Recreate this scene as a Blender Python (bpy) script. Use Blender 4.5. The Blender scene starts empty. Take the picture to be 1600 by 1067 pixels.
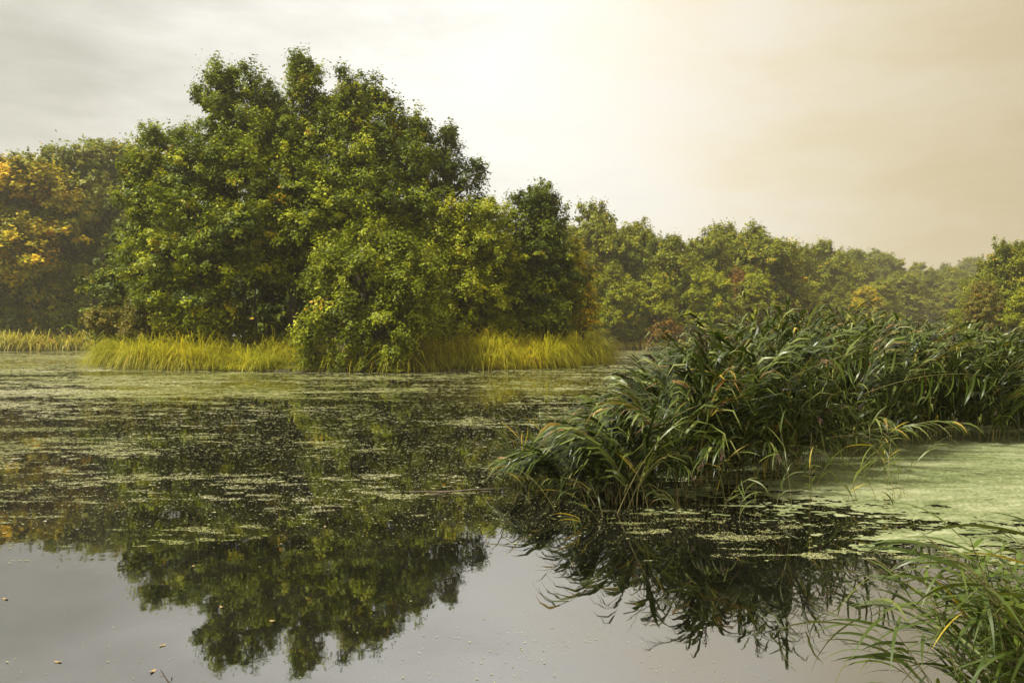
import bpy, math
import numpy as np

R = math.radians
C = bpy.context.scene.collection
scene = bpy.context.scene

# ------------------------------------------------------------------ camera
FPX = 1244.0          # focal length in pixels of the 1600 px wide frame
HOR = 522.0           # row of the horizon
CAMH = 2.0
cam_d = bpy.data.cameras.new('camera')
cam = bpy.data.objects.new('camera', cam_d)
C.objects.link(cam)
cam_d.sensor_width = 36.0
cam_d.lens = FPX / 1600 * 36
cam_d.clip_start = 0.05
cam_d.clip_end = 3000
cam.location = (0, 0, CAMH)
cam.rotation_euler = (R(90) - math.atan((533.5 - HOR) / FPX), 0, 0)
scene.camera = cam

# ------------------------------------------------------------------ sky, sun, exposure
SUN_EL, SUN_AZ = R(60), R(250)       # compass-like: direction the light comes from, clockwise from +Y
world = bpy.data.worlds.new('World')
scene.world = world
world.use_nodes = True
wn, wl = world.node_tree.nodes, world.node_tree.links
wn.clear()


def N(nt, kind, **kw):
    n = nt.nodes.new(kind)
    for k, v in kw.items():
        setattr(n, k, v)
    return n


wt = world.node_tree
sky = N(wt, 'ShaderNodeTexSky')
sky.sky_type = 'NISHITA'
sky.sun_disc = False
sky.sun_elevation = SUN_EL
sky.sun_rotation = SUN_AZ
sky.dust_density = 5
bg_sky = N(wt, 'ShaderNodeBackground')
bg_sky.inputs['Strength'].default_value = 0.1
wl.new(sky.outputs[0], bg_sky.inputs['Color'])
# a closed layer of thin cloud under that sky
tc = N(wt, 'ShaderNodeTexCoord')
sep = N(wt, 'ShaderNodeSeparateXYZ')
wl.new(tc.outputs['Generated'], sep.inputs[0])
mapn = N(wt, 'ShaderNodeMapping')
mapn.inputs['Scale'].default_value = (1.3, 1.0, 4.2)
mapn.inputs['Rotation'].default_value = (0, R(24), 0)
wl.new(tc.outputs['Generated'], mapn.inputs[0])
cn = N(wt, 'ShaderNodeTexNoise')
cn.inputs['Scale'].default_value = 2.7
cn.inputs['Detail'].default_value = 6
cn.inputs['Roughness'].default_value = 0.58
wl.new(mapn.outputs[0], cn.inputs['Vector'])
cn2 = N(wt, 'ShaderNodeMath', operation='MULTIPLY_ADD')   # x + noise
cn2.inputs[1].default_value = 0.62
wl.new(cn.outputs['Fac'], cn2.inputs[0])
wl.new(sep.outputs['X'], cn2.inputs[2])
rampx = N(wt, 'ShaderNodeValToRGB')
cr = rampx.color_ramp
cr.interpolation = 'B_SPLINE'
for p, c in ((0.0, (0.50, 0.49, 0.40)), (0.13, (0.60, 0.59, 0.51)), (0.24, (0.78, 0.76, 0.69)), (0.38, (0.93, 0.91, 0.85)), (0.50, (1.01, 0.995, 0.915)), (0.60, (0.98, 0.94, 0.86)),
             (0.72, (0.80, 0.705, 0.51)), (0.86, (0.54, 0.44, 0.265)), (1.0, (0.47, 0.38, 0.23))):
    if p in (0.0, 1.0):
        e = cr.elements[0 if p == 0.0 else -1]
    else:
        e = cr.elements.new(p)
    e.position = p
    e.color = (*c, 1)
mr = N(wt, 'ShaderNodeMapRange')
mr.inputs['From Min'].default_value = -0.5
mr.inputs['From Max'].default_value = 1.12
wl.new(cn2.outputs[0], mr.inputs['Value'])
wl.new(mr.outputs[0], rampx.inputs[0])
# broad brightness mottling of the cloud
cn3 = N(wt, 'ShaderNodeMapRange')
cn3.inputs['From Min'].default_value = 0.3
cn3.inputs['From Max'].default_value = 0.7
cn3.inputs['To Min'].default_value = 0.87
cn3.inputs['To Max'].default_value = 1.09
wl.new(cn.outputs['Fac'], cn3.inputs['Value'])
cm = N(wt, 'ShaderNodeMix', data_type='RGBA', blend_type='MULTIPLY')
cm.inputs[0].default_value = 1
wl.new(rampx.outputs[0], cm.inputs[6])
wl.new(cn3.outputs[0], cm.inputs[7])
bg_cl = N(wt, 'ShaderNodeBackground')
bg_cl.inputs['Strength'].default_value = 0.81
wl.new(cm.outputs[2], bg_cl.inputs['Color'])
mixw = N(wt, 'ShaderNodeMixShader')
mixw.inputs[0].default_value = 0.96
wl.new(bg_sky.outputs[0], mixw.inputs[1])
wl.new(bg_cl.outputs[0], mixw.inputs[2])
wo = N(wt, 'ShaderNodeOutputWorld')
wl.new(mixw.outputs[0], wo.inputs['Surface'])

sun_d = bpy.data.lights.new('sun', 'SUN')
sun_d.energy = 5.0
sun_d.angle = R(7)
sun_d.color = (1.0, 0.95, 0.84)
sun = bpy.data.objects.new('sun', sun_d)
C.objects.link(sun)
sun.rotation_euler = (R(90) - SUN_EL, 0, math.pi - SUN_AZ)
sun.location = (-20, -30, 60)

vs = scene.view_settings
vs.view_transform = 'Standard'
vs.look = 'None'
vs.exposure = 0.46
vs.gamma = 1.0
vs.use_curve_mapping = False
cy = scene.cycles
cy.use_denoising = True
cy.denoiser = 'OPENIMAGEDENOISE'
cy.denoising_input_passes = 'RGB_ALBEDO_NORMAL'
cy.use_adaptive_sampling = True
cy.adaptive_threshold = 0.015
cy.max_bounces = 6
cy.diffuse_bounces = 3
cy.glossy_bounces = 3
cy.transmission_bounces = 2
cy.volume_bounces = 1
cy.transparent_max_bounces = 6
cy.caustics_reflective = False
cy.caustics_refractive = False

# ------------------------------------------------------------------ numpy helpers
rng = np.random.default_rng(7)


def unit(v):
    return v / np.maximum(np.linalg.norm(v, axis=-1, keepdims=True), 1e-9)


def wx(px, D):
    return (px - 800) / FPX * D


def wz(py, D):
    return CAMH + (HOR - py) / FPX * D


def hash2(ix, iy, seed):
    h = (ix.astype(np.int64) * 374761393 + iy.astype(np.int64) * 668265263 + seed * 144665) & 0x7fffffff
    h = ((h ^ (h >> 13)) * 1274126177) & 0x7fffffff
    h = h ^ (h >> 16)
    return (h & 0xffff) / 65535.0


def vnoise(x, y, seed=0):
    ix, iy = np.floor(x), np.floor(y)
    fx, fy = x - ix, y - iy
    fx = fx * fx * (3 - 2 * fx)
    fy = fy * fy * (3 - 2 * fy)
    a = hash2(ix, iy, seed)
    b = hash2(ix + 1, iy, seed)
    c = hash2(ix, iy + 1, seed)
    d = hash2(ix + 1, iy + 1, seed)
    return (a * (1 - fx) + b * fx) * (1 - fy) + (c * (1 - fx) + d * fx) * fy


def fbm(x, y, seed=0, octv=4):
    s, a, t = 0, 0.5, 0
    for k in range(octv):
        s = s + a * vnoise(x, y, seed + k * 17)
        t += a
        x, y, a = x * 2.03 + 5.1, y * 2.03 - 3.7, a * 0.55
    return s / t


def in_poly(x, y, poly):
    inside = np.zeros(x.shape, bool)
    n = len(poly)
    for i in range(n):
        x0, y0 = poly[i]
        x1, y1 = poly[(i + 1) % n]
        c = ((y0 > y) != (y1 > y)) & (x < (x1 - x0) * (y - y0) / (y1 - y0 + 1e-12) + x0)
        inside ^= c
    return inside


class Geo:
    """Vertices, quads, triangles and a per-vertex value collected into one mesh."""

    def __init__(self):
        self.v, self.f, self.c, self.n = [], [], [], 0

    def add(self, V, F, c):
        V = np.asarray(V, float).reshape(-1, 3)
        self.v.append(V)
        self.f.append((np.asarray(F, np.int64) + self.n))
        c = np.asarray(c, float)
        self.c.append(np.broadcast_to(c, (len(V),)) if c.ndim == 0 else c.reshape(-1))
        self.n += len(V)

    def mesh(self, name, smooth=False):
        me = bpy.data.meshes.new(name)
        V = np.concatenate(self.v)
        me.vertices.add(len(V))
        me.vertices.foreach_set('co', V.ravel())
        loops = np.concatenate([f.ravel() for f in self.f])
        tot = np.concatenate([np.full(len(f), f.shape[1]) for f in self.f])
        start = np.concatenate([[0], np.cumsum(tot)[:-1]])
        me.loops.add(len(loops))
        me.loops.foreach_set('vertex_index', loops.astype(np.int32))
        me.polygons.add(len(tot))
        me.polygons.foreach_set('loop_start', start.astype(np.int32))
        me.polygons.foreach_set('loop_total', tot.astype(np.int32))
        if smooth:
            me.polygons.foreach_set('use_smooth', np.ones(len(tot), bool))
        a = me.attributes.new('tint', 'FLOAT', 'POINT')
        a.data.foreach_set('value', np.concatenate(self.c).astype(np.float32))
        me.update(calc_edges=True)
        return me


def leaves(g, P, Nrm, size, tint, r, aspect=0.55):
    """One bent rhombic leaf at each point P."""
    n = len(P)
    Nrm = unit(Nrm)
    a = unit(np.cross(Nrm, unit(r.normal(size=(n, 3)))))
    b = np.cross(Nrm, a)
    s = size[:, None]
    w = s * aspect * (0.35 + 0.3 * r.random((n, 1)))
    k = (r.random((n, 1)) - 0.5) * 0.5
    base = P - a * s * 0.55
    lft = P + b * w + a * s * (0.45 + k) + Nrm * s * 0.06
    rgt = P - b * w + a * s * (0.45 - k) - Nrm * s * 0.06
    g.add(np.stack([base, rgt, lft], 1), np.arange(n * 3).reshape(n, 3), np.repeat(tint, 3))


def blades(g, P, Dr, L, W, droop, tint, K=4, prof=None, roll=None):
    """Curved tapering strips: start P, direction Dr, length L, width W, sag droop."""
    n = len(P)
    d0 = unit(Dr)
    hd = np.arctan2(d0[:, 1], d0[:, 0])
    side = np.stack([-np.sin(hd), np.cos(hd), np.zeros(n)], 1)
    if roll is not None:
        nrm = np.cross(d0, side)
        side = side * np.cos(roll)[:, None] + nrm * np.sin(roll)[:, None]
    if prof is None:
        prof = np.array([0.55, 1.0, 0.9, 0.6, 0.06]) if K == 4 else np.interp(np.linspace(0, 1, K + 1), [0, .3, .65, 1], [.6, 1, .75, .05])
    p = P.copy()
    rows = []
    step = (L / K)[:, None]
    for i in range(K + 1):
        w = (W * prof[i] * 0.5)[:, None]
        rows.append(np.stack([p - side * w, p + side * w], 1))
        d = d0.copy()
        d[:, 2] -= droop * ((i + 0.6) / K) ** 1.4
        p = p + unit(d) * step
    V = np.stack(rows, 1)                       # n, K+1, 2, 3
    idx = np.arange(n * (K + 1) * 2).reshape(n, K + 1, 2)
    F = np.stack([idx[:, :-1, 0], idx[:, :-1, 1], idx[:, 1:, 1], idx[:, 1:, 0]], -1).reshape(-1, 4)
    g.add(V, F, np.repeat(tint, (K + 1) * 2))


def tubes(g, paths, radii, sides, tint=0.5):
    """paths (n, K, 3), radii (n, K): open tubes."""
    paths = np.asarray(paths, float)
    radii = np.asarray(radii, float)
    n, K, _ = paths.shape
    tan = unit(np.gradient(paths, axis=1))
    ref = np.where(np.abs(tan[..., 2:3]) > 0.9, np.array([1.0, 0, 0]), np.array([0, 0, 1.0]))
    u = unit(np.cross(tan, ref))
    v = np.cross(tan, u)
    an = np.arange(sides) / sides * 2 * math.pi
    ring = u[:, :, None, :] * np.cos(an)[None, None, :, None] + v[:, :, None, :] * np.sin(an)[None, None, :, None]
    V = paths[:, :, None, :] + ring * radii[:, :, None, None]
    idx = np.arange(n * K * sides).reshape(n, K, sides)
    nx = np.roll(idx, -1, axis=2)
    F = np.stack([idx[:, :-1], nx[:, :-1], nx[:, 1:], idx[:, 1:]], -1).reshape(-1, 4)
    t = np.asarray(tint, float)
    g.add(V, F, t if t.ndim == 0 else np.repeat(t, K * sides))


# ------------------------------------------------------------------ objects
def put(name, me, mat, parent=None, loc=None, kind=None, label=None, cat=None, group=None):
    o = bpy.data.objects.new(name, me)
    C.objects.link(o)
    if mat is not None:
        if len(me.materials) == 0:
            me.materials.append(mat)
        o.material_slots[0].link = 'OBJECT'
        o.material_slots[0].material = mat
    if parent is not None:
        o.parent = parent
    if loc is not None:
        o.location = loc
    tag(o, label, cat, group, kind)
    return o


def tag(o, label=None, cat=None, group=None, kind=None):
    if label:
        o['label'] = label
    if cat:
        o['category'] = cat
    if group:
        o['group'] = group
    if kind:
        o['kind'] = kind


def empty(name, loc, label, cat, group=None, rz=0.0, scale=1.0):
    o = bpy.data.objects.new(name, None)
    C.objects.link(o)
    o.location = loc
    o.rotation_euler = (0, 0, rz)
    o.scale = (scale,) * 3 if np.isscalar(scale) else scale
    o.empty_display_size = 0.2
    tag(o, label, cat, group)
    return o


# ------------------------------------------------------------------ materials
def new_mat(name):
    m = bpy.data.materials.new(name)
    m.use_nodes = True
    nt = m.node_tree
    nt.nodes.clear()
    out = N(nt, 'ShaderNodeOutputMaterial')
    return m, nt, out


def ramp_set(node, stops):
    cr = node.color_ramp
    while len(cr.elements) > 1:
        cr.elements.remove(cr.elements[-1])
    for i, (p, c) in enumerate(stops):
        e = cr.elements[0] if i == 0 else cr.elements.new(p)
        e.position = p
        e.color = (*c, 1)


def leaf_mat(name, stops, rough=0.5, spec=0.16, trans=0.20, tboost=1.5):
    m, nt, out = new_mat(name)
    L = nt.links
    at = N(nt, 'ShaderNodeAttribute', attribute_name='tint')
    rp = N(nt, 'ShaderNodeValToRGB')
    ramp_set(rp, stops)
    L.new(at.outputs['Fac'], rp.inputs[0])
    b = N(nt, 'ShaderNodeBsdfPrincipled')
    b.inputs['Roughness'].default_value = rough
    b.inputs['Specular IOR Level'].default_value = spec
    L.new(rp.outputs[0], b.inputs['Base Color'])
    tr = N(nt, 'ShaderNodeBsdfTranslucent')
    mc = N(nt, 'ShaderNodeMix', data_type='RGBA', blend_type='MULTIPLY')
    mc.inputs[0].default_value = 1
    mc.inputs[7].default_value = (tboost, tboost, tboost * 0.5, 1)
    L.new(rp.outputs[0], mc.inputs[6])
    L.new(mc.outputs[2], tr.inputs['Color'])
    mx = N(nt, 'ShaderNodeMixShader')
    mx.inputs[0].default_value = trans
    L.new(b.outputs[0], mx.inputs[1])
    L.new(tr.outputs[0], mx.inputs[2])
    L.new(mx.outputs[0], out.inputs['Surface'])
    return m


def plain_mat(name, c0, c1, scale, rough=0.8, bump=0.0, stretch=(1, 1, 1), spec=0.3):
    m, nt, out = new_mat(name)
    L = nt.links
    tcn = N(nt, 'ShaderNodeTexCoord')
    mp = N(nt, 'ShaderNodeMapping')
    mp.inputs['Scale'].default_value = stretch
    L.new(tcn.outputs['Object'], mp.inputs[0])
    nz = N(nt, 'ShaderNodeTexNoise')
    nz.inputs['Scale'].default_value = scale
    nz.inputs['Detail'].default_value = 6
    L.new(mp.outputs[0], nz.inputs['Vector'])
    rp = N(nt, 'ShaderNodeValToRGB')
    ramp_set(rp, [(0.3, c0), (0.7, c1)])
    L.new(nz.outputs['Fac'], rp.inputs[0])
    b = N(nt, 'ShaderNodeBsdfPrincipled')
    b.inputs['Roughness'].default_value = rough
    b.inputs['Specular IOR Level'].default_value = spec
    L.new(rp.outputs[0], b.inputs['Base Color'])
    if bump:
        bp = N(nt, 'ShaderNodeBump')
        bp.inputs['Strength'].default_value = bump
        L.new(nz.outputs['Fac'], bp.inputs['Height'])
        L.new(bp.outputs[0], b.inputs['Normal'])
    L.new(b.outputs[0], out.inputs['Surface'])
    return m


OAK = leaf_mat('oak_leaf', [(0, (0.044, 0.066, 0.003)), (0.35, (0.127, 0.164, 0.005)), (0.62, (0.314, 0.350, 0.008)), (0.86, (0.550, 0.549, 0.014)),
                            (0.95, (0.560, 0.380, 0.013)), (1.0, (0.50, 0.19, 0.010))])
OAKD = leaf_mat('oak_leaf_deep', [(0, (0.033, 0.050, 0.003)), (0.4, (0.091, 0.121, 0.005)), (0.75, (0.242, 0.275, 0.008)), (0.93, (0.380, 0.360, 0.012)),
                                  (1.0, (0.48, 0.28, 0.012))])
ALDER = leaf_mat('alder_leaf', [(0, (0.069, 0.090, 0.004)), (0.4, (0.185, 0.215, 0.008)), (0.75, (0.421, 0.451, 0.020)), (0.93, (0.540, 0.500, 0.035)),
                                (1.0, (0.56, 0.30, 0.02))])
BUSHY = leaf_mat('bush_leaf', [(0, (0.100, 0.123, 0.004)), (0.5, (0.264, 0.291, 0.008)), (0.85, (0.484, 0.479, 0.014)), (1.0, (0.56, 0.36, 0.02))])
GOLD = leaf_mat('golden_leaf', [(0, (0.10, 0.12, 0.005)), (0.38, (0.26, 0.26, 0.008)), (0.50, (0.52, 0.44, 0.014)), (0.72, (0.80, 0.56, 0.02)),
                                (1.0, (0.68, 0.28, 0.012))])
OLIVE = leaf_mat('olive_leaf', [(0, (0.087, 0.109, 0.005)), (0.5, (0.204, 0.228, 0.009)), (0.9, (0.360, 0.330, 0.014)), (1.0, (0.52, 0.33, 0.02))])
RUST = leaf_mat('rust_leaf', [(0, (0.12, 0.065, 0.008)), (0.6, (0.24, 0.12, 0.012)), (1.0, (0.40, 0.22, 0.02))])
SHRUB = leaf_mat('shrub_leaf', [(0, (0.09, 0.095, 0.012)), (0.6, (0.22, 0.19, 0.022)), (0.85, (0.34, 0.24, 0.022)), (1.0, (0.40, 0.14, 0.015))])
SEDGE = leaf_mat('sedge_blade', [(0, (0.12, 0.15, 0.010)), (0.35, (0.30, 0.29, 0.016)), (0.65, (0.48, 0.43, 0.020)), (0.87, (0.62, 0.50, 0.03)),
                                 (1.0, (0.42, 0.20, 0.03))], rough=0.5, trans=0.35, tboost=1.2)
BANKG = leaf_mat('bank_grass_blade', [(0, (0.13, 0.14, 0.012)), (0.5, (0.34, 0.31, 0.03)), (0.85, (0.50, 0.40, 0.06)), (1.0, (0.40, 0.18, 0.03))], rough=0.5)
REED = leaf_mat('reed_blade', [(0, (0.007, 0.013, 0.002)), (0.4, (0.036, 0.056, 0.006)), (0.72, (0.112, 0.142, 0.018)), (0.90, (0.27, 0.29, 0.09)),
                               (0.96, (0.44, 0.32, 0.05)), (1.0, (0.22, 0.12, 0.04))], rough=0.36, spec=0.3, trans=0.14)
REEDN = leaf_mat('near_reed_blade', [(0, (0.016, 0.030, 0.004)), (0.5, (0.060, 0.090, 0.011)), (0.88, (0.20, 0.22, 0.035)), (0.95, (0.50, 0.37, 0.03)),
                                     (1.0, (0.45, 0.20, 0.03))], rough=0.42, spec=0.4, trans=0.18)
HERB = leaf_mat('herb_leaf_skin', [(0, (0.03, 0.05, 0.006)), (0.42, (0.085, 0.125, 0.014)), (1, (0.2, 0.24, 0.03))], trans=0.2)
STEM = leaf_mat('reed_stem', [(0, (0.10, 0.11, 0.04)), (0.6, (0.22, 0.19, 0.07)), (1.0, (0.30, 0.16, 0.06))], trans=0.0)
PLUME = leaf_mat('reed_plume', [(0, (0.035, 0.020, 0.014)), (1.0, (0.11, 0.065, 0.045))], rough=0.8, trans=0.1, tboost=1)
WEED = leaf_mat('duckweed_frond', [(0, (0.17, 0.19, 0.04)), (0.45, (0.31, 0.32, 0.10)), (0.75, (0.47, 0.45, 0.24)), (1.0, (0.62, 0.58, 0.42))], rough=0.35, spec=0.5, trans=0.0)
MATW = leaf_mat('duckweed_mat_frond', [(0, (0.085, 0.105, 0.036)), (0.35, (0.165, 0.195, 0.076)), (0.65, (0.24, 0.265, 0.125)), (1.0, (0.37, 0.385, 0.215))], rough=0.4, spec=0.5, trans=0.0)
FALLEN = leaf_mat('fallen_leaf_skin', [(0, (0.26, 0.17, 0.05)), (1, (0.36, 0.28, 0.15))], trans=0.0)
BARK = plain_mat('bark', (0.025, 0.018, 0.012), (0.085, 0.062, 0.042), 9, 0.9, 0.5, (1, 1, 0.25))
TWIG = plain_mat('dead_wood', (0.07, 0.05, 0.035), (0.28, 0.22, 0.16), 14, 0.8, 0.3)
SOIL = plain_mat('soil', (0.030, 0.026, 0.012), (0.085, 0.075, 0.030), 1.2, 0.95, 0.4)

# water: dark, nearly still, thin organic film; IOR raised past water's for brighter reflections
WATER, nt, out = new_mat('pond_water')
b = N(nt, 'ShaderNodeBsdfPrincipled')
b.inputs['Base Color'].default_value = (0.004, 0.004, 0.0025, 1)
b.inputs['Roughness'].default_value = 0.018
b.inputs['IOR'].default_value = 4.6
tcw = N(nt, 'ShaderNodeTexCoord')
nzw = N(nt, 'ShaderNodeTexNoise')
nzw.inputs['Scale'].default_value = 1.6
nzw.inputs['Detail'].default_value = 3
nt.links.new(tcw.outputs['Object'], nzw.inputs['Vector'])
bpw = N(nt, 'ShaderNodeBump')
bpw.inputs['Strength'].default_value = 0.05
bpw.inputs['Distance'].default_value = 0.03
nt.links.new(nzw.outputs['Fac'], bpw.inputs['Height'])
nt.links.new(bpw.outputs[0], b.inputs['Normal'])
film = N(nt, 'ShaderNodeBsdfDiffuse')
film.inputs['Color'].default_value = (0.30, 0.28, 0.19, 1)
nzf = N(nt, 'ShaderNodeTexNoise')
nzf.inputs['Scale'].default_value = 1.1
nzf.inputs['Detail'].default_value = 9
nzf.inputs['Roughness'].default_value = 0.72
nt.links.new(tcw.outputs['Object'], nzf.inputs['Vector'])
mrf = N(nt, 'ShaderNodeMapRange')
mrf.inputs['From Min'].default_value = 0.46
mrf.inputs['From Max'].default_value = 0.70
mrf.inputs['To Min'].default_value = 0.0
mrf.inputs['To Max'].default_value = 0.022
nt.links.new(nzf.outputs['Fac'], mrf.inputs['Value'])
mxf = N(nt, 'ShaderNodeMixShader')
nt.links.new(mrf.outputs[0], mxf.inputs[0])
nt.links.new(b.outputs[0], mxf.inputs[1])
nt.links.new(film.outputs[0], mxf.inputs[2])
nt.links.new(mxf.outputs[0], out.inputs['Surface'])

# ------------------------------------------------------------------ ground and water
ISLAND = [(-29, 56), (-26.5, 51.5), (-20, 44.5), (-11, 41.3), (-6, 41.2), (-2, 43.0), (2, 46.5), (5.2, 51), (7.0, 57), (5, 66), (-10, 74), (-30, 70)]
FARBANK = [(-400, 60), (-120, 84), (-62, 93), (-48, 96), (-20, 104), (10, 108), (26, 108), (45, 116), (72, 140), (100, 196), (150, 190),
           (110, 128), (76, 98), (80, 80), (400, 40), (620, 40), (620, 620), (-620, 620), (-620, 60)]
NEARBANK = [(-620, -100), (-620, -3), (-6, 1.6), (0.8, 2.3), (1.55, 3.0), (2.2, 4.6), (4.0, 5.2), (9, 7.2), (14, 10.5), (40, 20), (620, 22), (620, -100)]


def hill(x, y):
    return 20.0 * np.clip((y - 165) / 300, 0, 1) ** 1.1 * np.clip((x - 20) / 60, 0, 1)


def axis(lo, hi, dlo, dhi, step, far):
    a = np.arange(dlo, dhi + 1e-6, step)
    l = dlo - np.geomspace(step, dlo - lo, far)[::-1]
    h = dhi + np.geomspace(step, hi - dhi, far)
    return np.concatenate([l, a, h])


def shore(x, y):
    j = (fbm(x * 0.5, y * 0.5, 3) - 0.5) * 1.6
    jn = np.clip(y / 30, 0.15, 1)
    return in_poly(x + j * jn, y + j * jn, ISLAND) | in_poly(x + j * jn, y + j * jn, FARBANK) | in_poly(x, y, NEARBANK)


gx = axis(-600, 600, -60, 60, 0.5, 26)
gy = axis(-90, 600, -4, 130, 0.5, 26)
X, Y = np.meshgrid(gx, gy, indexing='ij')
land = shore(X, Y).astype(float)
for _ in range(3):
    land[1:-1, 1:-1] = (land[1:-1, 1:-1] * 2 + land[:-2, 1:-1] + land[2:, 1:-1] + land[1:-1, :-2] + land[1:-1, 2:]) / 6
Z = -0.7 + 1.0 * land + (fbm(X * 0.35, Y * 0.35, 9) - 0.5) * 0.16 * land + hill(X, Y) * land
g = Geo()
nx_, ny_ = X.shape
idx = np.arange(nx_ * ny_).reshape(nx_, ny_)
g.add(np.stack([X, Y, Z], -1), np.stack([idx[:-1, :-1], idx[1:, :-1], idx[1:, 1:], idx[:-1, 1:]], -1).reshape(-1, 4), 0.5)
put('ground', g.mesh('ground', True), SOIL, kind='structure')

g = Geo()
g.add([(-600, -90, 0), (600, -90, 0), (600, 600, 0), (-600, 600, 0)], [[0, 1, 2, 3]], 0.5)
put('water', g.mesh('water'), WATER, kind='structure')


# ------------------------------------------------------------------ trees
def build_tree(seed, trunk, lobes, leaf=0.14, sprays=90, per=106, flat=0.5, spray_r=0.48, trunk_r=0.28, tint_mid=0.42, tint_sd=0.12,
               droop=0.25, extra_trunks=(), reach=1.0, aspect=0.95):
    """trunk: (x, y, z_base, z_top) local; lobes: rows (x, y, z, rx, ry, rz). Returns meshes (wood, foliage)."""
    r = np.random.default_rng(seed)
    wood, fol = Geo(), Geo()
    x0, y0, zb, zt = trunk
    K = 9
    t = np.linspace(0, 1, K)
    top = np.array([x0 + r.normal() * 0.3, y0 + r.normal() * 0.3, zt])
    wob = np.cumsum(r.normal(size=(K, 2)) * 0.10, 0) * np.sin(t * math.pi)[:, None]
    path = np.stack([x0 + (top[0] - x0) * t + wob[:, 0], y0 + (top[1] - y0) * t + wob[:, 1], zb + (zt - zb) * t], 1)
    rad = trunk_r * (1 - t * 0.85) * (1 + 0.5 * np.exp(-t * 14))
    tubes(wood, path[None], rad[None], 9)
    for ex in extra_trunks:
        e0 = np.array([ex[0], ex[1], zb])
        e1 = np.array([ex[2], ex[3], ex[4]])
        pe = e0 + (e1 - e0) * t[:, None] + np.concatenate([np.cumsum(r.normal(size=(K, 2)) * 0.07, 0), np.zeros((K, 1))], 1)
        tubes(wood, pe[None], (ex[5] * (1 - 0.7 * t))[None], 6)
    for (cx, cy_, cz, rx, ry, rz) in lobes:
        c = np.array([cx, cy_, cz])
        hd = math.hypot(cx - x0, cy_ - y0)
        za = np.clip(cz - 0.45 * hd - rz * 0.6, zb + (zt - zb) * 0.12, zt * 0.97)
        k = np.interp(za, path[:, 2], np.arange(K))
        a = np.array([np.interp(k, np.arange(K), path[:, i]) for i in range(3)])
        mid = (a + c) / 2 + np.array([0, 0, 0.12 * hd]) + r.normal(size=3) * 0.2
        tt = np.linspace(0, 1, 6)[:, None]
        q = (1 - tt) ** 2 * a + 2 * tt * (1 - tt) * mid + tt ** 2 * c
        ra = np.clip(0.05 + 0.035 * math.sqrt(rx * rz) + 0.012 * hd, 0.04, trunk_r * 0.6)
        tubes(wood, q[None], np.linspace(ra, ra * 0.4, 6)[None], 6)
        n = max(6, int(sprays * (rx * ry + rx * rz + ry * rz) / 3 / 3.2))
        u = unit(r.normal(size=(n, 3)))
        u[:, 2] = np.where(u[:, 2] < -0.55, -u[:, 2], u[:, 2])
        rr = 0.52 + 0.56 * r.random(n) ** 0.7
        shoot = (r.random(n) < 0.16) & (u[:, 2] > -0.2)
        rr = np.where(shoot, 1.08 + 0.28 * r.random(n), rr)
        az = np.arctan2(u[:, 1], u[:, 0])
        f1, f2, f3 = r.random(3) * 6.28
        rr = rr * (1 + 0.20 * np.sin(2 * az + f1 + 2 * u[:, 2]) + 0.16 * np.sin(5 * az + f2) + 0.14 * np.sin(7 * u[:, 2] + f3))
        sp = c + u * rr[:, None] * np.array([rx, ry, rz]) * reach + r.normal(size=(n, 3)) * 0.22 * spray_r
        sp[:, 2] = np.maximum(sp[:, 2], zb + 0.25)
        # twig from the limb to the spray
        aa = c + (sp - c) * 0.12 - np.array([0, 0, 0.2])
        mm = (aa + sp) / 2 + r.normal(size=(n, 3)) * 0.1 + np.array([0, 0, 0.1])
        tubes(wood, np.stack([aa, mm, sp], 1), np.tile([0.028, 0.018, 0.006], (n, 1)), 3)
        # leaves: a shallow drooping fan around each spray
        m = per
        sr = spray_r * (0.45 + 1.0 * r.random(n)) * np.where(shoot, 0.75, 1.0)
        off = r.normal(size=(n, m, 3)) * 0.5
        off[..., 2] *= flat
        off = off * sr[:, None, None]
        lift = np.clip((sp[:, 2] - zb) / max(zt - zb, 1) * 1.5 - 0.45, -0.5, 1.0)
        axis_ = unit(u * 0.8 + np.stack([0 * lift, 0 * lift, lift * 1.1], 1) + r.normal(size=(n, 3)) * 0.35)
        off = off * 0.78 + axis_[:, None, :] * (r.normal(size=(n, m, 1)) * 0.55 + 0.15) * sr[:, None, None]
        hor = np.sqrt(off[..., 0] ** 2 + off[..., 1] ** 2)
        off[..., 2] -= droop * hor ** 2 / np.maximum(sr[:, None], 0.1)
        tilt = u[:, None, :] * 0.55
        off[..., 2] += 0.0
        P = (sp[:, None, :] + off).reshape(-1, 3)
        P[:, 2] = np.maximum(P[:, 2], zb + 0.05)
        nr = np.array([0, 0, 0.75]) + tilt + off / sr[:, None, None] * 0.5 + r.normal(size=(n, m, 3)) * 0.5
        st = r.normal(size=n) * 0.15
        hot = (r.random(n) < 0.010) * 0.40
        tn = tint_mid + (st + hot)[:, None] + r.normal(size=(n, m)) * tint_sd
        size = leaf * (0.55 + 0.9 * r.random(n * m))
        leaves(fol, P, nr.reshape(-1, 3), size, np.clip(tn, 0, 1).ravel(), r, aspect)
    return wood.mesh('trunk', True), fol.mesh('crown')


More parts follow.
